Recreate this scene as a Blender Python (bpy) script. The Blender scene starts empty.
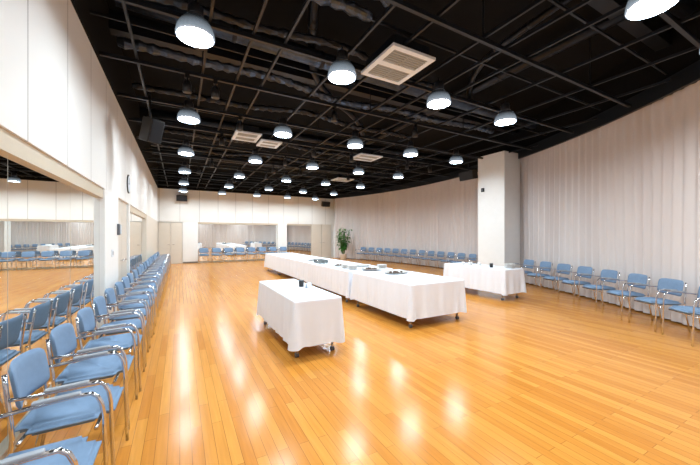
import bpy, bmesh, math, random
from mathutils import Vector, Matrix
random.seed(7)
scene = bpy.context.scene
COL = scene.collection
try:
    scene.view_settings.view_transform = 'Standard'
except Exception:
    pass

# ------------------------------------------------------------------ materials
def lin(c):
    return tuple(((v/12.92) if v <= 0.04045 else ((v+0.055)/1.055)**2.4) for v in [x/255 for x in c])

def mat(name, rgb, rough=0.5, metal=0.0, var=0.04, scale=6.0, spec=0.5, emit=None, estr=0.0, coat=0.0, bump=0.0, bscale=80):
    m = bpy.data.materials.new(name); m.use_nodes = True
    nt = m.node_tree; b = nt.nodes['Principled BSDF']
    c = lin(rgb)
    tc = nt.nodes.new('ShaderNodeTexCoord')
    nz = nt.nodes.new('ShaderNodeTexNoise'); nz.inputs['Scale'].default_value = scale
    nz.inputs['Detail'].default_value = 3
    nt.links.new(tc.outputs['Object'], nz.inputs['Vector'])
    mx = nt.nodes.new('ShaderNodeMixRGB')
    mx.inputs[1].default_value = (*[max(0, x*(1-var)) for x in c], 1)
    mx.inputs[2].default_value = (*[min(1, x*(1+var)) for x in c], 1)
    nt.links.new(nz.outputs['Fac'], mx.inputs[0])
    nt.links.new(mx.outputs[0], b.inputs['Base Color'])
    b.inputs['Roughness'].default_value = rough
    b.inputs['Metallic'].default_value = metal
    b.inputs['Specular IOR Level'].default_value = spec
    if coat: b.inputs['Coat Weight'].default_value = coat
    if emit:
        b.inputs['Emission Color'].default_value = (*emit, 1)
        b.inputs['Emission Strength'].default_value = estr
    if bump:
        n2 = nt.nodes.new('ShaderNodeTexNoise'); n2.inputs['Scale'].default_value = bscale
        nt.links.new(tc.outputs['Object'], n2.inputs['Vector'])
        bp = nt.nodes.new('ShaderNodeBump'); bp.inputs['Strength'].default_value = bump
        bp.inputs['Distance'].default_value = 0.01
        nt.links.new(n2.outputs['Fac'], bp.inputs['Height'])
        nt.links.new(bp.outputs[0], b.inputs['Normal'])
    return m

def seam_mat(name, rgb, axis, period, offset=0.0, width=0.014, dark=0.5, rough=0.55):
    m = mat(name, rgb, rough, 0, 0.02, 2.0)
    nt = m.node_tree; b = nt.nodes['Principled BSDF']
    src = b.inputs['Base Color'].links[0].from_socket
    g = nt.nodes.new('ShaderNodeNewGeometry')
    s = nt.nodes.new('ShaderNodeSeparateXYZ'); nt.links.new(g.outputs['Position'], s.inputs[0])
    a = nt.nodes.new('ShaderNodeMath'); a.operation = 'ADD'; a.inputs[1].default_value = 100*period - offset
    nt.links.new(s.outputs[axis], a.inputs[0])
    mo = nt.nodes.new('ShaderNodeMath'); mo.operation = 'MODULO'; mo.inputs[1].default_value = period
    nt.links.new(a.outputs[0], mo.inputs[0])
    lt = nt.nodes.new('ShaderNodeMath'); lt.operation = 'LESS_THAN'; lt.inputs[1].default_value = width
    nt.links.new(mo.outputs[0], lt.inputs[0])
    mx = nt.nodes.new('ShaderNodeMixRGB')
    mx.inputs[2].default_value = (*[x*dark for x in lin(rgb)], 1)
    nt.links.new(lt.outputs[0], mx.inputs[0]); nt.links.new(src, mx.inputs[1])
    nt.links.new(mx.outputs[0], b.inputs['Base Color'])
    return m

def floor_mat():
    m = bpy.data.materials.new('wood_floor'); m.use_nodes = True
    nt = m.node_tree; b = nt.nodes['Principled BSDF']
    tc = nt.nodes.new('ShaderNodeTexCoord')
    mp = nt.nodes.new('ShaderNodeMapping'); mp.inputs['Rotation'].default_value = (0, 0, math.radians(90))
    nt.links.new(tc.outputs['Object'], mp.inputs[0])
    br = nt.nodes.new('ShaderNodeTexBrick')
    br.offset = 0.37; br.offset_frequency = 2
    br.inputs['Scale'].default_value = 1.0
    br.inputs['Brick Width'].default_value = 0.9
    br.inputs['Row Height'].default_value = 0.075
    br.inputs['Mortar Size'].default_value = 0.0016
    br.inputs['Mortar Smooth'].default_value = 0.3
    br.inputs['Bias'].default_value = 0.0
    br.inputs['Color1'].default_value = (*lin((225, 157, 72)), 1)
    br.inputs['Color2'].default_value = (*lin((206, 133, 53)), 1)
    br.inputs['Mortar'].default_value = (*lin((150, 90, 38)), 1)
    nt.links.new(mp.outputs[0], br.inputs['Vector'])
    mp2 = nt.nodes.new('ShaderNodeMapping'); mp2.inputs['Scale'].default_value = (22, 1.2, 1)
    nt.links.new(tc.outputs['Object'], mp2.inputs[0])
    nz = nt.nodes.new('ShaderNodeTexNoise'); nz.inputs['Scale'].default_value = 2.0; nz.inputs['Detail'].default_value = 6
    nt.links.new(mp2.outputs[0], nz.inputs['Vector'])
    rp = nt.nodes.new('ShaderNodeValToRGB')
    rp.color_ramp.elements[0].position = 0.3; rp.color_ramp.elements[0].color = (0.86, 0.82, 0.78, 1)
    rp.color_ramp.elements[1].position = 0.7; rp.color_ramp.elements[1].color = (1.03, 1.03, 1.03, 1)
    nt.links.new(nz.outputs['Fac'], rp.inputs[0])
    mu = nt.nodes.new('ShaderNodeMixRGB'); mu.blend_type = 'MULTIPLY'; mu.inputs[0].default_value = 0.8
    nt.links.new(br.outputs['Color'], mu.inputs[1]); nt.links.new(rp.outputs[0], mu.inputs[2])
    nt.links.new(mu.outputs[0], b.inputs['Base Color'])
    b.inputs['Roughness'].default_value = 0.2
    b.inputs['Specular IOR Level'].default_value = 0.26
    bp = nt.nodes.new('ShaderNodeBump'); bp.inputs['Strength'].default_value = 0.06; bp.inputs['Distance'].default_value = 0.002
    nt.links.new(nz.outputs['Fac'], bp.inputs['Height']); nt.links.new(bp.outputs[0], b.inputs['Normal'])
    return m

M_floor = floor_mat()
M_wallL = seam_mat('white_wall_panel', (234, 235, 234), 'Y', 0.93, 0.35, 0.016, 0.45)
M_wallB = seam_mat('white_back_panel', (236, 236, 233), 'X', 0.93, 0.0, 0.02, 0.6)
M_pier = mat('white_plaster', (238, 240, 240), 0.6)
M_cream = mat('cream_laminate', (218, 211, 199), 0.4)
M_beige = mat('beige_trim', (203, 192, 172), 0.45)
M_greyb = mat('grey_baseboard', (120, 112, 104), 0.5)
M_blackc = mat('black_paint', (10, 11, 14), 0.9, var=0.2, spec=0.2)
M_beam = mat('black_steel', (25, 30, 38), 0.4, 0.1, var=0.15, spec=0.4)
M_duct = mat('dark_duct_wrap', (30, 35, 44), 0.3, 0.5, var=0.4, scale=9, bump=0.8, bscale=14)
M_foil = mat('crinkled_foil', (74, 84, 100), 0.28, 0.8, var=0.5, scale=12, bump=1.0, bscale=22)
M_mirror = mat('mirror_glass', (244, 246, 244), 0.0, 1.0, var=0.0)
M_curtain = mat('pleated_curtain_cloth', (219, 213, 212), 0.9, var=0.02, scale=3, spec=0.1)
M_cloth = mat('white_tablecloth', (233, 238, 247), 0.85, var=0.02, spec=0.2)
M_blue = mat('blue_upholstery', (124, 149, 178), 0.85, var=0.08, scale=30, spec=0.2, bump=0.3, bscale=400)
M_chrome = mat('chrome', (215, 216, 220), 0.12, 1.0, var=0.0)
M_arm = mat('grey_plastic_armrest', (172, 178, 186), 0.35, 0.3)
M_blackp = mat('black_plastic', (24, 24, 26), 0.4)
M_white = mat('white_plastic', (222, 232, 242), 0.4)
M_mstrip = mat('mirror_joint', (196, 196, 190), 0.4, 0.5)
M_louver = mat('louver_grey', (150, 154, 152), 0.5)
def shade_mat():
    m = mat('reflector_painted_glow', (140, 148, 160), 0.15, 0.75, var=0.03)
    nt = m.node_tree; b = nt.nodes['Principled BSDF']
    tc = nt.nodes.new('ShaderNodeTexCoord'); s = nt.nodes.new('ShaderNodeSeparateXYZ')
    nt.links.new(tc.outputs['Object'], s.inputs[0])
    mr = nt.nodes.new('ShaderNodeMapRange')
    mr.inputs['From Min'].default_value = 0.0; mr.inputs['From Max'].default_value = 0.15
    mr.inputs['To Min'].default_value = 0.42; mr.inputs['To Max'].default_value = 0.01  # lit-from-inside glow painted as emission, fading toward the shade top
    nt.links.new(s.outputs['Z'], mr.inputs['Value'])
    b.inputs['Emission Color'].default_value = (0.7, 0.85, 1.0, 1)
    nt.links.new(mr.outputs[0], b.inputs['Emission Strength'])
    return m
M_alu_glow = shade_mat()
M_greym = mat('grey_metal_housing', (110, 114, 122), 0.4, 0.6)
M_house = mat('dark_lamp_housing', (50, 53, 60), 0.35, 0.5)
M_lens = mat('glowing_lens', (255, 255, 255), 0.4, emit=(0.93, 0.97, 1.0), estr=25)
M_wood = mat('table_board', (196, 170, 135), 0.5)
M_silver = mat('steel_tray', (206, 204, 200), 0.35, 0.3)
M_porc = mat('porcelain', (245, 243, 240), 0.2)
M_leaf = mat('green_leaf', (66, 130, 52), 0.45, var=0.4, scale=8)
M_pot = mat('white_pot', (225, 222, 215), 0.4)
M_soil = mat('soil', (60, 44, 32), 0.9)
M_dkfood = mat('dark_snack', (84, 58, 42), 0.6, var=0.4, scale=60)
def glass_mat():
    m = mat('clear_glass', (245, 250, 250), 0.02)
    m.node_tree.nodes['Principled BSDF'].inputs['Transmission Weight'].default_value = 0.9
    return m
M_glass = glass_mat()

# ------------------------------------------------------------------ helpers
def mk(name, verts, faces, m, parent=None, smooth=False, bevel=0, loc=None):
    me = bpy.data.meshes.new(name); me.from_pydata([tuple(v) for v in verts], [], faces); me.validate()
    bm = bmesh.new(); bm.from_mesh(me)
    bmesh.ops.recalc_face_normals(bm, faces=bm.faces)
    if bevel:
        bmesh.ops.bevel(bm, geom=list(bm.edges), offset=bevel, segments=3, profile=0.6, affect='EDGES', clamp_overlap=True)
    bm.to_mesh(me); bm.free()
    me.materials.append(m)
    if smooth:
        for p in me.polygons: p.use_smooth = True
    o = bpy.data.objects.new(name, me); COL.objects.link(o)
    if loc: o.location = loc
    if parent: o.parent = parent
    return o

def boxvf(x0, x1, y0, y1, z0, z1):
    v = [(x0,y0,z0),(x1,y0,z0),(x1,y1,z0),(x0,y1,z0),(x0,y0,z1),(x1,y0,z1),(x1,y1,z1),(x0,y1,z1)]
    f = [(0,3,2,1),(4,5,6,7),(0,1,5,4),(1,2,6,5),(2,3,7,6),(3,0,4,7)]
    return v, f

def box(name, x0, x1, y0, y1, z0, z1, m, parent=None, bevel=0, smooth=False):
    v, f = boxvf(x0, x1, y0, y1, z0, z1)
    return mk(name, v, f, m, parent, smooth, bevel)

def multi(name, parts, m, parent=None, smooth=False):
    V, F = [], []
    for v, f in parts:
        n = len(V); V += list(v); F += [tuple(i+n for i in q) for q in f]
    return mk(name, V, F, m, parent, smooth)

def lathevf(profile, seg=24, cx=0, cy=0, cz=0, rib=0.0):
    V, F = [], []
    for r, z in profile:
        for i in range(seg):
            a = 2*math.pi*i/seg
            q = r*(1+(rib if i % 2 else -rib))
            V.append((cx+q*math.cos(a), cy+q*math.sin(a), cz+z))
    n = len(profile)
    for j in range(n-1):
        for i in range(seg):
            k = (i+1) % seg
            F.append((j*seg+i, j*seg+k, (j+1)*seg+k, (j+1)*seg+i))
    if profile[0][0] > 1e-6: F.append(tuple(range(seg-1, -1, -1)))
    if profile[-1][0] > 1e-6: F.append(tuple((n-1)*seg+i for i in range(seg)))
    return V, F

def lathe(name, profile, m, parent=None, seg=24, c=(0,0,0), smooth=True, open_ends=False, rib=0.0):
    v, f = lathevf(profile, seg, *c, rib=rib)
    if open_ends: f = [q for q in f if len(q) == 4]
    o = mk(name, v, f, m, parent, False)
    if smooth:
        for p in o.data.polygons:
            p.use_smooth = len(p.vertices) == 4
    return o

def chaikin(path, n=2):
    p = [Vector(q) for q in path]
    for _ in range(n):
        q = [p[0]]
        for i in range(len(p)-1):
            a, b = p[i], p[i+1]
            if i > 0: q.append(a*0.75+b*0.25)
            if i < len(p)-2: q.append(a*0.25+b*0.75)
        q.append(p[-1]); p = q
    return p

def tubevf(path, r, seg=10, rounds=2):
    p = chaikin(path, rounds) if rounds else [Vector(q) for q in path]
    V, F = [], []
    up = None
    for i, c in enumerate(p):
        t = (p[min(i+1, len(p)-1)] - p[max(i-1, 0)]).normalized()
        if up is None:
            up = Vector((0,0,1)) if abs(t.z) < 0.9 else Vector((1,0,0))
        s = t.cross(up).normalized(); up = s.cross(t).normalized()
        for k in range(seg):
            a = 2*math.pi*k/seg
            V.append(c + s*(r*math.cos(a)) + up*(r*math.sin(a)))
    for i in range(len(p)-1):
        for k in range(seg):
            l = (k+1) % seg
            F.append((i*seg+k, i*seg+l, (i+1)*seg+l, (i+1)*seg+k))
    F.append(tuple(range(seg-1, -1, -1))); F.append(tuple((len(p)-1)*seg+k for k in range(seg)))
    return V, F

def tube(name, path, r, m, parent=None, seg=10, rounds=2):
    v, f = tubevf(path, r, seg, rounds)
    return mk(name, v, f, m, parent, True)

def empty(name, loc=(0,0,0), rot=0, label=None, cat=None, group=None):
    e = bpy.data.objects.new(name, None); COL.objects.link(e)
    e.empty_display_size = 0.1
    e.location = loc; e.rotation_euler = (0, 0, rot)
    tag(e, label, cat, group)
    return e

def tag(o, label=None, cat=None, group=None):
    if label: o['label'] = label
    if cat: o['category'] = cat
    if group: o['group'] = group
    return o

def struct(o):
    o['kind'] = 'structure'; return o

def dup(root, loc, rot, label=None):
    r = root.copy(); COL.objects.link(r)
    r.location = loc; r.rotation_euler = (0, 0, rot)
    if label: r['label'] = label
    def rec(src, dst):
        for ch in src.children:
            c = ch.copy(); COL.objects.link(c); c.parent = dst
            c.matrix_parent_inverse = ch.matrix_parent_inverse.copy()
            rec(ch, c)
    rec(root, r)
    return r

# ------------------------------------------------------------------ geometry constants
CX, CY, R = -6.55, 11.6, 17.0
XL, YB, ZT = -0.98, 18.67, 3.9
ZC = 5.0
OPEN = 2.19
HB = 2.05
def arcx(y, r=R): return CX + math.sqrt(max(0, r*r-(y-CY)**2))

# ------------------------------------------------------------------ shell
struct(box('floor', -1.3, 11.2, -5.2, 19.0, -0.1, 0.0, M_floor))
struct(box('ceiling', -1.3, 11.2, -5.2, 19.0, ZC, ZC+0.1, M_blackc))
struct(box('wall_left', -1.3, -1.08, -5.2, 19.0, 0, ZC, M_pier))
struct(box('wall_back', -1.08, 11.2, YB+0.1, 19.0, 0, ZC, M_pier))
def ring(name, r0, r1, a0, a1, z0, z1, m, n=90):
    V, F = [], []
    for i in range(n+1):
        a = a0+(a1-a0)*i/n
        for r, z in ((r0,z0),(r1,z0),(r1,z1),(r0,z1)):
            V.append((CX+r*math.cos(a), CY+r*math.sin(a), z))
    for i in range(n):
        b = i*4; c = b+4
        for k in range(4):
            l = (k+1) % 4
            F.append((b+k, b+l, c+l, c+k))
    F.append((0,1,2,3)); F.append((n*4+3, n*4+2, n*4+1, n*4))
    return mk(name, V, F, m, smooth=False)
A0 = -math.acos((XL-CX+0.02)/17.1) ; A1 = math.asin((YB-CY-0.02)/17.1)
struct(ring('wall_right', R+0.15, R+0.35, A0, A1+0.01, 0, ZC, M_pier))
struct(ring('trim_1', R-0.22, R-0.16, A0+0.02, A1-0.004, ZT-0.02, 4.16, M_beam, 160))
struct(ring('trim_2', R-0.16, R+0.149, A0+0.02, A1-0.004, 3.96, ZC-0.002, M_blackc, 160))

struct(box('wall_left_upper', -1.08, XL, -4.4, YB+0.1, OPEN, ZT, M_wallL))
struct(box('wall_left_void', -1.08, XL+0.02, -4.4, YB+0.1, ZT, ZC, M_blackc))
struct(box('wall_back_upper', XL, arcx(YB)+0.1, YB, YB+0.1, OPEN, ZT, M_wallB))
struct(box('wall_back_void', XL+0.02, arcx(YB)+0.4, YB-0.02, YB+0.1, ZT, ZC, M_blackc))
tn = [3]
def trim(*a, **k):
    o = box('trim_%d' % tn[0], *a, **k); tn[0] += 1
    return struct(o)
trim(-1.08, -1.0, -4.3, 5.83, HB, OPEN, M_beige)
trim(-1.08, -1.0, 8.5, 12.5, HB, OPEN, M_beige)
trim(-1.08, XL, 5.83, 7.0, 0, OPEN, M_pier)
trim(-1.08, XL, 8.36, 8.5, 0, OPEN, M_pier)
trim(-1.08, XL, 12.5, YB, 0, OPEN, M_cream)
trim(-1.08, -1.01, -4.3, 5.83, 0, 0.07, M_beige)
trim(-1.08, -1.01, 8.5, 12.5, 0, 0.07, M_beige)
struct(box('baseboard_left', XL, XL+0.012, 12.5, YB-0.02, 0, 0.08, M_greyb))
def mirror_y(y0, y1):
    e = empty('wall_mirror', (-1.08, (y0+y1)/2, 0.07), 0, 'tall frameless mirror panel on the white wall behind the chairs', 'mirror', 'mirror panels along the side wall')
    w = (y1-y0)/2-0.001
    box('mirror_pane', 0.0, 0.035, -w, w, 0, HB-0.07, M_mirror, e)
    box('mirror_edge_strip', 0.0, 0.036, w, w+0.002, 0, HB-0.07, M_mstrip, e)
y = 5.83
for i in range(7):
    mirror_y(y-1.4, y); y -= 1.4
y = 8.5
for i in range(3):
    mirror_y(y, y+4.0/3); y += 4.0/3
def doorobj(n, x0, x1, y0, y1, z1, axis, handle):
    d = struct(box('door_%d' % n, x0, x1, y0, y1, 0.005, z1, M_cream))
    hx, hy, dx, dy = handle
    h = tube('door_handle', [(hx, hy, 1.0), (hx+dx*0.05, hy+dy*0.05, 1.0), (hx+dx*0.05+0.1*abs(dy), hy+dy*0.05+0.1*abs(dx), 1.0)], 0.011, M_chrome)
    h.parent = d
    return d
doorobj(1, -1.08, -1.02, 7.02, 7.68, OPEN, 'y', (-1.02, 7.55, 1, 0))
doorobj(2, -1.08, -1.02, 7.70, 8.34, OPEN, 'y', (-1.02, 7.8, 1, 0))

ZB = OPEN
doorobj(3, XL+0.02, -0.42, YB+0.03, YB+0.1, ZB-0.03, 'x', (-0.55, YB+0.03, 0, -1))
doorobj(4, -0.41, 0.13, YB+0.03, YB+0.1, ZB-0.03, 'x', (-0.34, YB+0.03, 0, -1))
trim(0.15, 0.86, YB, YB+0.1, 0, ZB, M_pier)
trim(5.23, 5.8, YB, YB+0.1, 0, ZB, M_pier)
trim(0.86, 5.23, YB+0.02, YB+0.1, 2.1, ZB, M_beige)
trim(5.8, 7.4, YB+0.02, YB+0.1, 2.1, ZB, M_beige)
def mirror_x(x0, x1):
    e = empty('wall_mirror', ((x0+x1)/2, YB+0.1, 0.07), 0, 'tall mirror panel between white piers on the end wall', 'mirror', 'mirror panels on the end wall')
    w = (x1-x0)/2-0.006
    box('mirror_pane', -w, w, -0.04, 0.0, 0, 2.02, M_mirror, e)
    box('mirror_edge_strip', w, w+0.01, -0.044, 0.0, 0, 2.02, M_beige, e)
for i in range(3): mirror_x(0.86+i*4.37/3, 0.86+(i+1)*4.37/3)
mirror_x(5.8, 6.6); mirror_x(6.6, 7.4)
trim(0.86, 5.23, YB+0.03, YB+0.1, 0, 0.07, M_beige)
trim(5.8, 7.4, YB+0.03, YB+0.1, 0, 0.07, M_beige)
doorobj(5, 7.42, 8.1, YB+0.02, YB+0.1, ZB, 'x', (8.0, YB+0.02, 0, -1))
doorobj(6, 8.12, 8.8, YB+0.02, YB+0.1, ZB, 'x', (8.2, YB+0.02, 0, -1))
struct(box('baseboard_back', 0.15, 0.86, YB-0.012, YB, 0, 0.08, M_greyb))

struct(box('wall_column', 8.6, 9.38, 6.0, 6.95, 0, ZT+0.15, M_pier, bevel=0.006))
struct(box('baseboard_column', 8.588, 9.39, 5.988, 6.96, 0, 0.08, M_greyb))
e = empty('wall_sensor', (8.6, 6.75, 2.95), 0, 'small dark control box fixed on the white column', 'sensor')
box('sensor_body', -0.05, 0, -0.05, 0.05, -0.06, 0.06, M_blackp, e, bevel=0.01)
box('sensor_face', -0.056, -0.05, -0.03, 0.03, -0.04, 0.02, M_greym, e)

# ------------------------------------------------------------------ curtains
arc0, arc1 = -1.17, A1-0.012
npan = 16
PP = 0.2
for k in range(npan):
    a0 = arc0+(arc1-arc0)*k/npan; a1 = arc0+(arc1-arc0)*(k+1)/npan
    L = (a1-a0)*R
    pit = L/round(L/PP)
    n = int(L/0.016)
    rows = [0.03, 0.6, 1.6, 2.8, 3.7, 3.94]
    V, F = [], []
    ph = random.random()*6
    for i in range(n+1):
        s = L*i/n
        env = min(1.0, min(s, L-s)/0.3)
        for j, z in enumerate(rows):
            amp = (0.037 if j < 4 else 0.028)*(1+0.35*env*math.sin(s*4.3+ph*3))
            irr = env*(0.5*math.sin(s*2.3+ph+z*0.25) + 0.35*math.sin(s*5.7+ph*2))
            c = math.sin(2*math.pi*s/pit+irr*1.6)
            w = amp*c + env*0.012*math.sin(s*2+ph+z)
            a = a0+(a1-a0)*i/n
            r = R - 0.05 + w
            V.append((CX+r*math.cos(a), CY+r*math.sin(a), z))
    m = len(rows)
    for i in range(n):
        for j in range(m-1):
            F.append((i*m+j, (i+1)*m+j, (i+1)*m+j+1, i*m+j+1))
    o = mk('curtain', V, F, M_curtain, smooth=True)
    tag(o, 'floor-length pale beige pleated curtain on the curved wall', 'curtain', 'curtains along the curved wall')

# ------------------------------------------------------------------ ceiling grid
def bar(x0, x1, y0, y1, z0, z1):
    o = box('trim_%d' % tn[0], x0, x1, y0, y1, z0, z1, M_beam); tn[0] += 1; struct(o)
ybars = [-1.2, 0.1, 1.35, 2.65, 4.0, 5.35, 6.75, 8.1, 9.5, 10.9, 12.3, 13.7, 15.1, 16.5, 17.9]
for i, y in enumerate(ybars):
    bar(XL+0.02, arcx(y)-0.3, y, y+0.045, ZT+0.06, ZT+0.11)
    if i < len(ybars)-1:
        ym = y+(ybars[i+1]-y)*(0.5+random.uniform(-0.12, 0.12))
        bar(XL+0.02, arcx(ym)-0.3, ym, ym+0.025, ZT+0.3, ZT+0.335)
for x in [-0.55, 0.3, 0.8, 1.2, 2.05, 2.6, 3.4, 3.85, 4.3, 5.2, 6.1, 7.0, 7.9, 8.8]:
    t = math.sqrt(max(0, 16.7**2-(x-CX)**2))
    y0 = max(-4.0, CY-t+0.1); y1 = min(YB-0.05, CY+t-0.1)
    bar(x, x+0.03, y0, y1, ZT+0.11, ZT+0.15)
for y in [2.0, 6.0, 10.2, 14.4]:
    bar(XL+0.02, arcx(y)-0.2, y, y+0.2, 4.7, 4.98)
for x in [0.3, 3.4, 6.1]:
    for y in [2.65, 5.35, 8.1, 10.9, 13.7]:
        bar(x+0.008, x+0.022, y+0.02, y+0.034, ZT+0.11, 5.0)

def duct(path, r, lab, m=M_duct):
    e = empty('ceiling_duct', path[0], 0, lab, 'duct')
    p0 = Vector(path[0])
    loc = [Vector(p)-p0 for p in path]
    tube('duct_pipe', loc, r, m, e, seg=16, rounds=2)
    d = (loc[1]-loc[0]).normalized()
    for i in range(1, 3):
        c = loc[0]+(loc[1]-loc[0])*(i/3)
        tube('duct_collar', [c-d*0.03, c+d*0.03], r*1.08, M_beam, e, 16, 0)
duct([(-0.4, 1.6, 4.55), (3.5, 1.7, 4.6), (6.0, 1.5, 4.55)], 0.11, 'dark wrapped round air duct above the ceiling grid')
duct([(-0.7, 4.8, 4.5), (3.5, 4.9, 4.45), (8.4, 5.0, 4.5)], 0.13, 'silvery foil-wrapped air duct above the ceiling grid', M_foil)
duct([(5.7, 1.6, 4.75), (5.8, 9.0, 4.75), (5.7, 17.5, 4.75)], 0.1, 'long dark air duct running down the hall ceiling')
duct([(-0.7, 8.9, 4.45), (4.5, 9.0, 4.45), (9.4, 8.9, 4.5)], 0.1, 'dark wrapped round air duct above the ceiling grid')
duct([(-0.7, 12.9, 4.45), (4.5, 13.0, 4.45), (9.4, 12.9, 4.5)], 0.12, 'dark wrapped round air duct above the ceiling grid')
duct([(1.5, 3.6, 4.7), (2.3, 6.0, 4.65), (4.6, 7.6, 4.7), (4.9, 8.2, 4.2)], 0.07, 'dark pipe winding above the ceiling grid')
duct([(4.6, 2.2, 4.7), (4.7, 4.0, 4.6), (6.6, 5.6, 4.65)], 0.05, 'dark pipe winding above the ceiling grid')
def hose(ya, x0, x1, z, r, lab, m):
    n = int((x1-x0)/0.09)
    V, F = [], []
    seg = 12
    ph = random.random()*6
    for i in range(n+1):
        x = (x1-x0)*i/n
        cy = 0.12*math.sin(x*0.9+ph)+0.05*math.sin(x*2.7+ph)
        cz = 0.03*math.sin(x*1.9+ph)
        rr = r*(1+0.16*(1 if i % 2 else -1)+random.uniform(-0.08, 0.08))
        for k in range(seg):
            a = 2*math.pi*k/seg; q = rr*(1+random.uniform(-0.08, 0.08))
            V.append((x, cy+q*math.cos(a), cz+q*math.sin(a)*0.8))
    for i in range(n):
        for k in range(seg):
            l = (k+1) % seg
            F.append((i*seg+k, i*seg+l, (i+1)*seg+l, (i+1)*seg+k))
    F.append(tuple(range(seg))); F.append(tuple(n*seg+k for k in range(seg)))
    o = mk('flexible_duct', V, F, m); o.location = (x0, ya, z)
    tag(o, lab, 'duct')
hose(2.95, -0.7, 2.1, 4.2, 0.09, 'crinkled silvery flexible hose lying above the ceiling grid', M_foil)
hose(3.35, -0.5, 2.1, 4.2, 0.07, 'crinkled silvery flexible hose lying above the ceiling grid', M_foil)
hose(4.4, -0.8, 4.4, 4.36, 0.06, 'crinkled dark flexible hose lying above the ceiling grid', M_duct)
hose(5.75, -0.8, 7.6, 4.36, 0.08, 'crinkled silvery flexible hose lying above the ceiling grid', M_foil)
hose(7.1, -0.8, 6.0, 4.36, 0.07, 'crinkled dark flexible hose lying above the ceiling grid', M_duct)
hose(9.8, -0.8, 9.0, 4.36, 0.08, 'crinkled dark flexible hose lying above the ceiling grid', M_duct)
hose(11.5, -0.8, 9.0, 4.36, 0.08, 'crinkled dark flexible hose lying above the ceiling grid', M_duct)

# ------------------------------------------------------------------ air conditioner cassettes
def cassette(cx, cy, lx, ly):
    e = empty('ceiling_vent', (cx, cy, ZT+0.02), 0, 'white ceiling air conditioner panel with two slatted grilles', 'air conditioner', 'ceiling air conditioners')
    hx, hy = lx/2, ly/2
    f = 0.07
    parts = [boxvf(-hx, hx, -hy, -hy+f, 0, 0.038), boxvf(-hx, hx, hy-f, hy, 0, 0.038),
             boxvf(-hx, -hx+f, -hy+f, hy-f, 0, 0.038), boxvf(hx-f, hx, -hy+f, hy-f, 0, 0.038),
             boxvf(-hx+f, hx-f, -0.05, 0.05, 0, 0.038)]
    multi('vent_frame', parts, M_white, e)
    box('vent_body', -hx+0.06, hx-0.06, -hy+0.06, hy-0.06, 0.038, 0.2, M_beam, e)
    for s in (-1, 1):
        y0, y1 = (0.05, hy-f) if s > 0 else (-hy+f, -0.05)
        sl = []
        n = 6
        for i in range(n):
            yy = y0+(y1-y0)*(i+0.5)/n
            sl.append(boxvf(-hx+f, hx-f, yy-(y1-y0)/n*0.36, yy+(y1-y0)/n*0.36, 0.01, 0.035))
        sl.append(boxvf(-0.01, 0.01, y0, y1, 0.005, 0.035))
        multi('vent_grille', sl, M_louver, e)
for c in [(2.75, 3.62, 0.72, 0.82), (1.45, 8.0, 0.6, 0.7), (2.1, 8.35, 0.55, 0.6), (5.15, 8.35, 0.8, 0.7), (6.3, 12.2, 0.8, 0.7)]:
    cassette(*c)

# ------------------------------------------------------------------ pendant lamps
def pendant():
    e = empty('pendant_lamp', (0, 0, 0), 0, 'aluminium bell-shaped high-bay lamp hanging lit from the grid', 'ceiling lamp', 'high-bay lamps under the ceiling grid')
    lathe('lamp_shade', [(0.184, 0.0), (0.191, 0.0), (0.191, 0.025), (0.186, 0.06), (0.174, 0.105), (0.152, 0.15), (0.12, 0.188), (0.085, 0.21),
                         (0.083, 0.203), (0.116, 0.181), (0.146, 0.145), (0.167, 0.102), (0.179, 0.06), (0.184, 0.025), (0.184, 0.0)], M_alu_glow, e, 56, open_ends=True, rib=0.012)
    lathe('lamp_neck', [(0.086, 0.2), (0.092, 0.205), (0.092, 0.222), (0.06, 0.232), (0.05, 0.24)], M_greym, e, 24)
    lathe('lamp_housing', [(0.05, 0.236), (0.078, 0.24), (0.08, 0.25), (0.08, 0.31), (0.07, 0.325), (0.07, 0.345), (0.03, 0.36)], M_house, e, 24)
    tube('lamp_rod', [(0, 0, 0.36), (0, 0, 0.42)], 0.012, M_beam, e, 8, 0)
    lathe('lamp_lens', [(0.0001, 0.052), (0.17, 0.052), (0.17, 0.056)], M_lens, e, 32)
    L = bpy.data.lights.new('lamp_light', 'AREA'); L.shape = 'DISK'; L.size = 0.325; L.energy = LAMP_W
    L.color = (0.85, 0.965, 1.02)
    lo = bpy.data.objects.new('lamp_light', L); COL.objects.link(lo); lo.location = (0, 0, 0.035); lo.parent = e
    return e
LAMP_W = 35
base = pendant(); base.location = (0.15, 3.75, 3.63)
for x in [0.15, 1.93, 3.7, 5.4, 7.1]:
    for y in [-1.7, 1.05, 3.75, 6.5, 9.25, 12.0, 14.75, 17.3]:  # first row continues the grid unseen behind the camera, added for its light
        if (x, y) == (0.15, 3.75): continue
        if (x, y) in [(7.1, 3.75), (5.4, -1.7), (3.7, -1.7), (7.1, 1.05), (7.1, -1.7)]: continue
        if (x, y) == (3.7, 1.05):
            dup(base, (3.86, 1.19, 3.63), 0); continue
        dup(base, (x, y, 3.63), 0)

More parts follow.
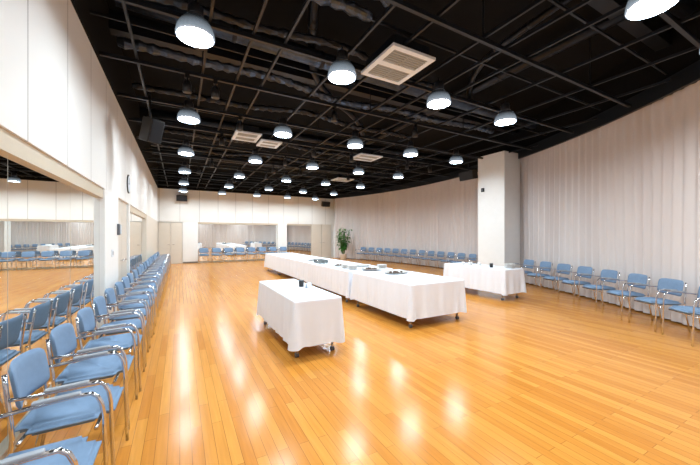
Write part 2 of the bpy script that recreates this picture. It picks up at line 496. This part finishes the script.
# ------------------------------------------------------------------ spotlights
def spot():
    e = empty('stage_spotlight', (0, 0, 0), 0, 'small black stage spotlight clamped to the ceiling grid', 'spotlight', 'stage spotlights on the grid')
    lathe('spotlight_body', [(0.05, -0.22), (0.062, -0.215), (0.062, -0.1), (0.045, -0.04), (0.02, -0.03)], M_blackp, e, 16)
    box('spotlight_bracket', -0.01, 0.01, -0.07, 0.07, -0.1, 0.0, M_beam, e)
    box('spotlight_clamp', -0.03, 0.03, -0.03, 0.03, 0.0, 0.06, M_blackp, e)
    return e
sb = spot(); sb.location = (0.5, 5.38, ZT)
for (x, y) in [(0.1, 5.38), (0.9, 8.13), (2.9, 10.93), (4.5, 8.13), (0.9, 10.93), (3.9, 10.93), (5.9, 10.93), (2.6, 5.38), (4.6, 5.38), (7.6, 8.13), (2.0, 13.73), (4.4, 13.73), (6.2, 13.73), (0.2, 4.03), (3.3, 8.13), (6.6, 8.13), (0.6, 12.33), (3.0, 12.33), (2.9, 9.53), (1.1, 6.78)]:
    dup(sb, (x, y, ZT), random.uniform(-0.6, 0.6))

# ------------------------------------------------------------------ speakers
def speaker(loc, rot, w, h, d, tilt, lab, bracket):
    e = empty('wall_speaker', loc, rot, lab, 'speaker')
    b = box('speaker_cabinet', -d/2, d/2, -w/2, w/2, -h/2, h/2, M_blackp, e, bevel=0.015)
    b.rotation_euler = (0, tilt, 0)
    g = box('speaker_grille', d/2, d/2+0.012, -w/2+0.02, w/2-0.02, -h/2+0.02, h/2-0.02, M_beam, e, bevel=0.004)
    g.rotation_euler = (0, tilt, 0)
    tube('speaker_bracket', bracket, 0.015, M_beam, e, 8, 0)
speaker((-0.42, 6.35, 3.3), -0.9, 0.24, 0.4, 0.24, 0.3, 'black loudspeaker tilted down from a bracket by the ceiling', [(-0.05, 0, 0.15), (-0.05, 0, 0.66)])
speaker((0.1, YB-0.22, 3.42), -math.pi/2, 0.5, 0.3, 0.25, 0.2, 'black loudspeaker mounted high on the end wall', [(-0.1, 0, 0), (-0.22, 0, 0)])
speaker((8.3, YB-0.25, 3.5), -math.pi/2, 0.5, 0.32, 0.25, 0.2, 'black loudspeaker mounted high on the end wall', [(-0.1, 0, 0), (-0.25, 0, 0)])
speaker((8.9, 7.6, 3.6), math.pi, 0.6, 0.32, 0.25, 0.2, 'black loudspeaker hung beside the white column', [(0, 0, 0.1), (0, 0, 0.38)])

# ------------------------------------------------------------------ clock
e = empty('wall_clock', (XL, 8.2, 2.6), 0, 'round black-rimmed clock with white face high on the wall', 'clock')
def xdisc(name, r, x0, x1, m, seg=32):
    v, f = lathevf([(r, x0), (r, x1)], seg)
    return mk(name, [(q[2], q[0], q[1]) for q in v], f, m, e)
xdisc('clock_rim', 0.2, 0.0, 0.02, M_blackp)
xdisc('clock_face', 0.175, 0.02, 0.024, M_white)
box('clock_hand', 0.025, 0.028, -0.006, 0.006, -0.01, 0.13, M_blackp, e)
box('clock_hand', 0.025, 0.028, -0.09, 0.0, -0.006, 0.006, M_blackp, e)
e2 = empty('light_switch', (XL, 6.4, 1.2), 0, 'white light switch plate on the white pier', 'light switch')
box('switch_plate', 0, 0.012, -0.06, 0.06, -0.06, 0.06, M_white, e2, bevel=0.003)
box('switch_rocker', 0.012, 0.018, -0.02, 0.02, -0.03, 0.03, M_arm, e2)
e2 = empty('wall_intercom', (XL, 6.9, 1.6), 0, 'small grey wall telephone box on the white pier', 'wall box')
box('intercom_body', 0, 0.04, -0.05, 0.05, -0.1, 0.1, M_greym, e2, bevel=0.006)
box('intercom_handset', 0.04, 0.06, -0.02, 0.02, -0.08, 0.08, M_white, e2, bevel=0.006)

# ------------------------------------------------------------------ chairs
def chair():
    e = empty('armchair', (0, 0, 0), 0, 'blue upholstered stacking chair with chrome tube frame and arms', 'chair')
    bm = bmesh.new(); bmesh.ops.create_cube(bm, size=1)
    bmesh.ops.scale(bm, vec=(0.45, 0.455, 0.05), verts=bm.verts)
    ve = [ed for ed in bm.edges if abs(ed.verts[0].co.z-ed.verts[1].co.z) > 0.01]
    bmesh.ops.bevel(bm, geom=ve, offset=0.07, segments=5, affect='EDGES')
    top = [ed for ed in bm.edges if abs(ed.verts[0].co.z-ed.verts[1].co.z) < 1e-5 and len(ed.link_faces) == 2 and any(abs(f.normal.z) > 0.9 for f in ed.link_faces)]
    bmesh.ops.bevel(bm, geom=top, offset=0.02, segments=3, affect='EDGES')
    for v in bm.verts:
        v.co.z += 0.43 + 0.02*v.co.x - 0.08*max(0, v.co.x-0.14)
    me = bpy.data.meshes.new('seat'); bm.to_mesh(me); bm.free(); me.materials.append(M_blue)
    for p in me.polygons: p.use_smooth = True
    o = bpy.data.objects.new('seat', me); COL.objects.link(o); o.parent = e
    bm = bmesh.new()
    NY, NZ = 14, 8
    W, H, T = 0.43, 0.25, 0.03
    grid = {}
    for s in (0, 1):
        for i in range(NY+1):
            for j in range(NZ+1):
                u = -1+2*i/NY; w = -1+2*j/NZ
                k = (abs(u)**6+abs(w)**6)
                rr = 1.0 if k <= 1 else k**(-1/6)
                yy = u*rr*W/2; zz = w*rr*H/2
                edge = max(abs(u), abs(w))
                th = T/2*(1-0.85*edge**8)
                x = -0.245+0.055*(yy/(W/2))**2*1.0-0.16*(zz) + (th if s else -th)
                grid[(s, i, j)] = bm.verts.new((x, yy, 0.66+zz))
    for s in (0, 1):
        for i in range(NY):
            for j in range(NZ):
                q = [grid[(s,i,j)], grid[(s,i+1,j)], grid[(s,i+1,j+1)], grid[(s,i,j+1)]]
                bm.faces.new(q if s else q[::-1])
    border = [(i,0) for i in range(NY)]+[(NY,j) for j in range(NZ)]+[(i,NZ) for i in range(NY,0,-1)]+[(0,j) for j in range(NZ,0,-1)]
    for k in range(len(border)):
        a = border[k]; b = border[(k+1) % len(border)]
        bm.faces.new([grid[(0,*a)], grid[(0,*b)], grid[(1,*b)], grid[(1,*a)]])
    bmesh.ops.recalc_face_normals(bm, faces=bm.faces)
    me = bpy.data.meshes.new('backrest'); bm.to_mesh(me); bm.free(); me.materials.append(M_blue)
    for p in me.polygons: p.use_smooth = True
    o = bpy.data.objects.new('backrest', me); COL.objects.link(o); o.parent = e
    r = 0.0105
    for s in (-1, 1):
        tube('leg', [(0.235, s*0.25, 0), (0.225, s*0.25, 0.3), (0.215, s*0.25, 0.65), (0.08, s*0.255, 0.65), (-0.12, s*0.25, 0.63), (-0.215, s*0.225, 0.625)], r, M_chrome, e, 10, 2)
        tube('leg', [(-0.27, s*0.235, 0), (-0.2, s*0.235, 0.38), (-0.205, s*0.235, 0.5), (-0.225, s*0.222, 0.62), (-0.24, s*0.212, 0.76)], r, M_chrome, e, 10, 2)
        a = box('armrest', -0.07, 0.12, -0.015, 0.015, -0.008, 0.008, M_arm, e, bevel=0.006, smooth=True)
        a.location = (0, s*0.253, 0.656); a.rotation_euler = (0, -0.05, 0)
    tube('seat_rail', [(0.15, -0.25, 0.385), (0.15, 0.25, 0.385)], r, M_chrome, e, 8, 0)
    tube('seat_rail', [(-0.18, -0.235, 0.385), (-0.18, 0.235, 0.385)], r, M_chrome, e, 8, 0)
    return e
ch = chair()
G1, G2, G3, G4 = 'blue chairs along the mirrored wall', 'blue chairs along the end wall', 'blue chairs along the curtains by the column', 'blue chairs along the curtains beyond the column'
LA = 'blue upholstered chair with chrome arms, back to the mirrored wall'
SP = 0.65
CXL = -0.58
ch.location = (CXL, 1.88, 0); ch['group'] = G1; ch['label'] = LA
def place(x, y, rot, g, lab):
    o = dup(ch, (x, y, 0), rot, lab); o['group'] = g
y = 1.88-SP
place(CXL, y, 0, G1, LA)
y = 1.88
for i in range(21):
    y += SP
    place(CXL+random.uniform(-0.015, 0.015), y, random.uniform(-0.03, 0.03), G1, LA)
for i in range(8):
    place(1.15+i*0.62, YB-0.42, -math.pi/2+random.uniform(-0.03, 0.03), G2, 'blue upholstered chair with chrome arms before the end-wall mirrors')
def arcchair(y, g, lab):
    r = 16.42
    x = CX+math.sqrt(r*r-(y-CY)**2)
    ang = math.atan2(y-CY, x-CX)
    place(x, y, ang+math.pi+random.uniform(-0.04, 0.04), g, lab)
a = math.asin((5.5-CY)/16.42)
while True:
    yy = CY+16.42*math.sin(a)
    if yy < 1.2: break
    arcchair(yy, G3, 'blue upholstered chair with chrome arms in front of pleated curtains')
    a -= 0.66/16.42
a = math.asin((7.5-CY)/16.42)
while True:
    yy = CY+16.42*math.sin(a)
    if yy > 15.95: break
    arcchair(yy, G4, 'blue upholstered chair with chrome arms against the curtains beyond the column')
    a += 0.64/16.42

# ------------------------------------------------------------------ tables with cloths
def cloth(parent, lx, ly, ztop, zhem, seed):
    rnd = random.Random(seed)
    pts = []
    rc = 0.015
    step = 0.025
    def seg(x0, y0, x1, y1, nx, ny):
        L = math.hypot(x1-x0, y1-y0); n = max(2, int(L/step))
        for i in range(n):
            t = i/n; pts.append((x0+(x1-x0)*t, y0+(y1-y0)*t, nx, ny, min(t*L, L-t*L)))
    hx, hy = lx/2, ly/2
    def cor(cx, cy, a0):
        for i in range(6):
            a = a0+math.pi/2*i/6
            pts.append((cx+rc*math.cos(a), cy+rc*math.sin(a), math.cos(a), math.sin(a), 0))
    seg(-hx+rc, -hy, hx-rc, -hy, 0, -1); cor(hx-rc, -hy+rc, -math.pi/2)
    seg(hx, -hy+rc, hx, hy-rc, 1, 0); cor(hx-rc, hy-rc, 0)
    seg(hx-rc, hy, -hx+rc, hy, 0, 1); cor(-hx+rc, hy-rc, math.pi/2)
    seg(-hx, hy-rc, -hx, -hy+rc, -1, 0); cor(-hx+rc, -hy+rc, math.pi)
    n = len(pts)
    levels = [0, 0.03, 0.12, 0.3, 0.5, 0.7, 0.88, 1.0]
    ph = [rnd.random()*6 for _ in range(4)]
    V, F = [], []
    s = 0; S = [0]
    for i in range(1, n):
        s += math.hypot(pts[i][0]-pts[i-1][0], pts[i][1]-pts[i-1][1]); S.append(s)
    tot = s+step
    for (x, y, nx, ny, c) in pts:
        V.append((x-nx*0.008, y-ny*0.008, ztop+0.0))
    for t in levels:
        for i, (x, y, nx, ny, c) in enumerate(pts):
            u = S[i]/tot*2*math.pi
            k1 = round(tot/0.36); k2 = round(tot/0.17); k3 = round(tot/1.1)
            w = 0.5*math.sin(k1*u+ph[0])+0.45*math.sin(k2*u+ph[1]+0.8*math.sin(k3*u))+0.4*math.sin(k3*u+ph[2])
            off = 0.004 + 0.023*t**0.9*w + 0.018*t
            cf = math.exp(-(c/0.05)**2); cg = math.exp(-((c-0.11)/0.04)**2)
            off += (cf*0.035 - cg*0.018)*t
            z = (ztop-0.008)+(zhem-ztop+0.008)*t
            if t == 1.0: z += 0.009*w - 0.014*cf
            V.append((x+nx*off, y+ny*off, z))
    for i in range(n):
        j = (i+1) % n
        for l in range(len(levels)):
            F.append((l*n+i, l*n+j, (l+1)*n+j, (l+1)*n+i))
    F.append(tuple(range(n)))
    return mk('tablecloth', V, F, M_cloth, parent, True)

def table(cx, cy, lx, ly, label, legs_y, seed, hem=0.16):
    e = empty('banquet_table', (cx, cy, 0), 0, label, 'table')
    box('table_top', -lx/2+0.015, lx/2-0.015, -ly/2+0.015, ly/2-0.015, 0.685, 0.71, M_wood, e, bevel=0.004)
    o = cloth(e, lx, ly, 0.716, hem, seed)
    for p in o.data.polygons:
        if len(p.vertices) > 10: p.use_smooth = False
    for yy in legs_y:
        for s in (-1, 1):
            x = s*(lx/2-0.07)
            tube('leg', [(x, yy, 0.08), (x, yy, 0.69)], 0.015, M_chrome, e, 10, 0)
            v, f = lathevf([(0.026, -0.009), (0.03, -0.006), (0.03, 0.006), (0.026, 0.009)], 18)
            w1 = [(q[2]+x-0.012, q[0]+yy, q[1]+0.03) for q in v]
            w2 = [(q[2]+x+0.012, q[0]+yy, q[1]+0.03) for q in v]
            multi('caster_wheel', [(w1, f), (w2, f)], M_greym, e)
            box('caster_fork', x-0.005, x+0.005, yy-0.015, yy+0.025, 0.025, 0.085, M_chrome, e)
        tube('leg_rail', [(-(lx/2-0.07), yy, 0.2), (lx/2-0.07, yy, 0.2)], 0.012, M_chrome, e, 8, 0)
    return e
table(1.50, 4.46, 0.62, 1.86, 'narrow wheeled banquet table under a white cloth, standing alone', [-0.8, 0.8], 3)
table(3.80, 4.78, 1.2, 1.88, 'wide wheeled banquet table under a white cloth at the row end', [-0.84, 0.84], 11)
table(3.79, 9.62, 1.18, 7.42, 'very long banquet table run under one white cloth', [-3.5, -1.8, -1.65, 0, 0.15, 1.8, 1.95, 3.5], 21)
table(6.76, 5.38, 0.68, 1.84, 'narrow wheeled banquet table under a white cloth near the column', [-0.8, 0.8], 5)

# ------------------------------------------------------------------ table items
ZTB = 0.7165
def plate_vf(r, z):
    return [(0.0001, z), (r*0.6, z), (r*0.7, z+0.004), (r, z+0.014), (r, z+0.017), (r*0.68, z+0.008), (0.0001, z+0.006)]
def plate(x, y, z, r=0.12):
    o = lathe('plate', plate_vf(r, 0), M_porc, None, 24); o.location = (x, y, z)
    tag(o, 'round white porcelain plate on the long table', 'plate', 'plates on the long table')
    return o
p0 = plate(3.45, 6.2, ZTB)
def cp(o, loc):
    c = o.copy(); COL.objects.link(c); c.location = loc; return c
for (x, y) in [(3.45, 6.2), (3.45, 6.5), (4.2, 6.1)]:
    for k in range(5):
        if k == 0 and (x, y) == (3.45, 6.2): continue
        cp(p0, (x, y, ZTB+0.0175*k))
def tray(x, y, rot, food, sc=1.0):
    e = empty('serving_tray', (x, y, ZTB), rot, 'oval steel serving tray with dark snacks on the long table' if food else 'oval steel serving tray lying on the long table', 'tray', 'serving trays on the long table')
    v, f = lathevf([(0.0001, 0), (0.17, 0.0), (0.19, 0.02), (0.235, 0.03), (0.235, 0.034), (0.188, 0.025), (0.165, 0.006), (0.0001, 0.006)], 32)
    mk('tray_dish', [(q[0]*sc, q[1]*0.72*sc, q[2]) for q in v], f, M_silver, e, True)
    if food:
        rnd = random.Random(int(x*100+y*10)); parts = []
        for i in range(16):
            a = rnd.random()*6.28; r = rnd.random()**0.5*0.13*sc
            vv, ff = lathevf([(0.0001, 0), (0.022, 0.004), (0.026, 0.018), (0.014, 0.03), (0.0001, 0.032)], 8, r*math.cos(a), r*0.7*math.sin(a), 0.006)
            parts.append((vv, ff))
        o = multi('snacks', parts, M_dkfood, e, True); o['kind'] = 'stuff'
for (x, y, r, fd, sc) in [(3.9, 5.15, 0.3, True, 1.3), (3.8, 5.95, 1.4, True, 1.3), (4.05, 6.75, 0.1, False, 1.0), (3.6, 7.1, 0.9, True, 1.0), (3.6, 8.9, 0.4, True, 1.0)]:
    tray(x, y, r, fd, sc)
g0 = lathe('drinking_glass', [(0.028, 0), (0.036, 0.1), (0.034, 0.1), (0.026, 0.006), (0.0001, 0.006)], M_glass, None, 16)
g0.location = (3.35, 7.8, ZTB); tag(g0, 'clear upright drinking glass on the long table', 'glass', 'glasses on the long table')
for i in range(5):
    for j in range(3):
        if i == 0 and j == 0: continue
        cp(g0, (3.35+j*0.1, 7.8+i*0.1, ZTB))
def blackcup(x, y, lab):
    e = empty('pen_holder', (x, y, ZTB), 0, lab, 'container')
    lathe('holder_body', [(0.035, 0), (0.04, 0.095), (0.036, 0.095), (0.032, 0.01), (0.0001, 0.01)], M_blackp, e, 20)
    lathe('holder_rim', [(0.036, 0.095), (0.042, 0.095), (0.042, 0.102), (0.036, 0.102)], M_greym, e, 20)
blackcup(1.62, 4.5, 'black round container standing on the lone narrow table')
e = empty('card_stand', (1.68, 4.35, ZTB), 0.4, 'small white folded card standing on the lone table', 'card')
multi('card_sheet', [([(-0.05,-0.03,0),(0.05,-0.03,0),(0.05,0,0.08),(-0.05,0,0.08),(-0.05,0.03,0),(0.05,0.03,0)], [(0,1,2,3),(3,2,5,4)])], M_white, e)
blackcup(6.6, 4.95, 'black round container standing on the table near the column')
for k in range(6):
    o = cp(p0, (6.85, 4.64, ZTB+0.0175*k)); tag(o, 'white porcelain plate stacked on the table near the column', 'plate', 'plates near the column')
mug = lathe('cup', [(0.028, 0), (0.038, 0.03), (0.042, 0.075), (0.038, 0.075), (0.03, 0.01), (0.0001, 0.01)], M_porc, None, 18)
mug.location = (6.6, 5.6, ZTB); tag(mug, 'small white cup on the table near the column', 'cup', 'cups near the column')
for (x, y) in [(6.72, 5.65), (6.6, 5.8), (6.85, 5.5)]: cp(mug, (x, y, ZTB))

# ------------------------------------------------------------------ plant
e = empty('potted_plant', (8.68, 16.7, 0), 0, 'tall leafy green plant in a white pot by the curtains', 'plant')
lathe('pot', [(0.14, 0), (0.17, 0.02), (0.21, 0.33), (0.22, 0.34), (0.22, 0.37), (0.19, 0.37), (0.185, 0.32)], M_pot, e, 28)
lathe('soil', [(0.0001, 0.325), (0.186, 0.325), (0.186, 0.335), (0.0001, 0.34)], M_soil, e, 20)
rnd = random.Random(4)
stems = []; V, F = [], []
for i in range(12):
    a = i*0.53+rnd.random()*0.4; t = rnd.uniform(0.12, 0.48)
    top = Vector((t*math.cos(a), t*math.sin(a), rnd.uniform(1.1, 1.9)))
    b = Vector((0.06*math.cos(a), 0.06*math.sin(a), 0.33))
    stems.append(tubevf([b, b*0.5+top*0.5+Vector((0, 0, 0.1)), top], 0.012, 6, 1))
    for k in range(20):
        f = 0.25+0.75*k/19
        c = b*(1-f)+top*f
        la = rnd.random()*6.28; L = rnd.uniform(0.2, 0.3); w = L*0.3
        d = Vector((math.cos(la), math.sin(la), rnd.uniform(-0.1, 0.7))).normalized()
        s = d.cross(Vector((0,0,1))).normalized(); up = s.cross(d)
        n = len(V)
        for q, ww, dr in [(0, 0.05, 0), (0.25, 0.8, 0.02), (0.55, 1.0, 0.01), (0.8, 0.6, -0.03), (1.0, 0.03, -0.08)]:
            p = c+d*(L*q)+up*(dr)
            V += [p-s*w*ww+up*0.015*ww, p, p+s*w*ww+up*0.015*ww]
        for q in range(4):
            o_ = n+q*3
            F += [(o_, o_+1, o_+4, o_+3), (o_+1, o_+2, o_+5, o_+4)]
multi('stem', stems, M_leaf, e, True)
mk('foliage', V, F, M_leaf, e, True)

# ------------------------------------------------------------------ world, camera
w = bpy.data.worlds.new('world'); scene.world = w; w.use_nodes = True
w.node_tree.nodes['Background'].inputs[0].default_value = (0.8, 0.85, 1, 1)
w.node_tree.nodes['Background'].inputs[1].default_value = 0.3
cam = bpy.data.cameras.new('camera'); co = bpy.data.objects.new('camera', cam); COL.objects.link(co)
co.location = (0, 0, 1.5); co.rotation_euler = (math.radians(90), 0, math.radians(-28.7))
cam.sensor_width = 36; cam.lens = 16.0; cam.shift_y = 0.0036
cam.clip_start = 0.02
scene.camera = co
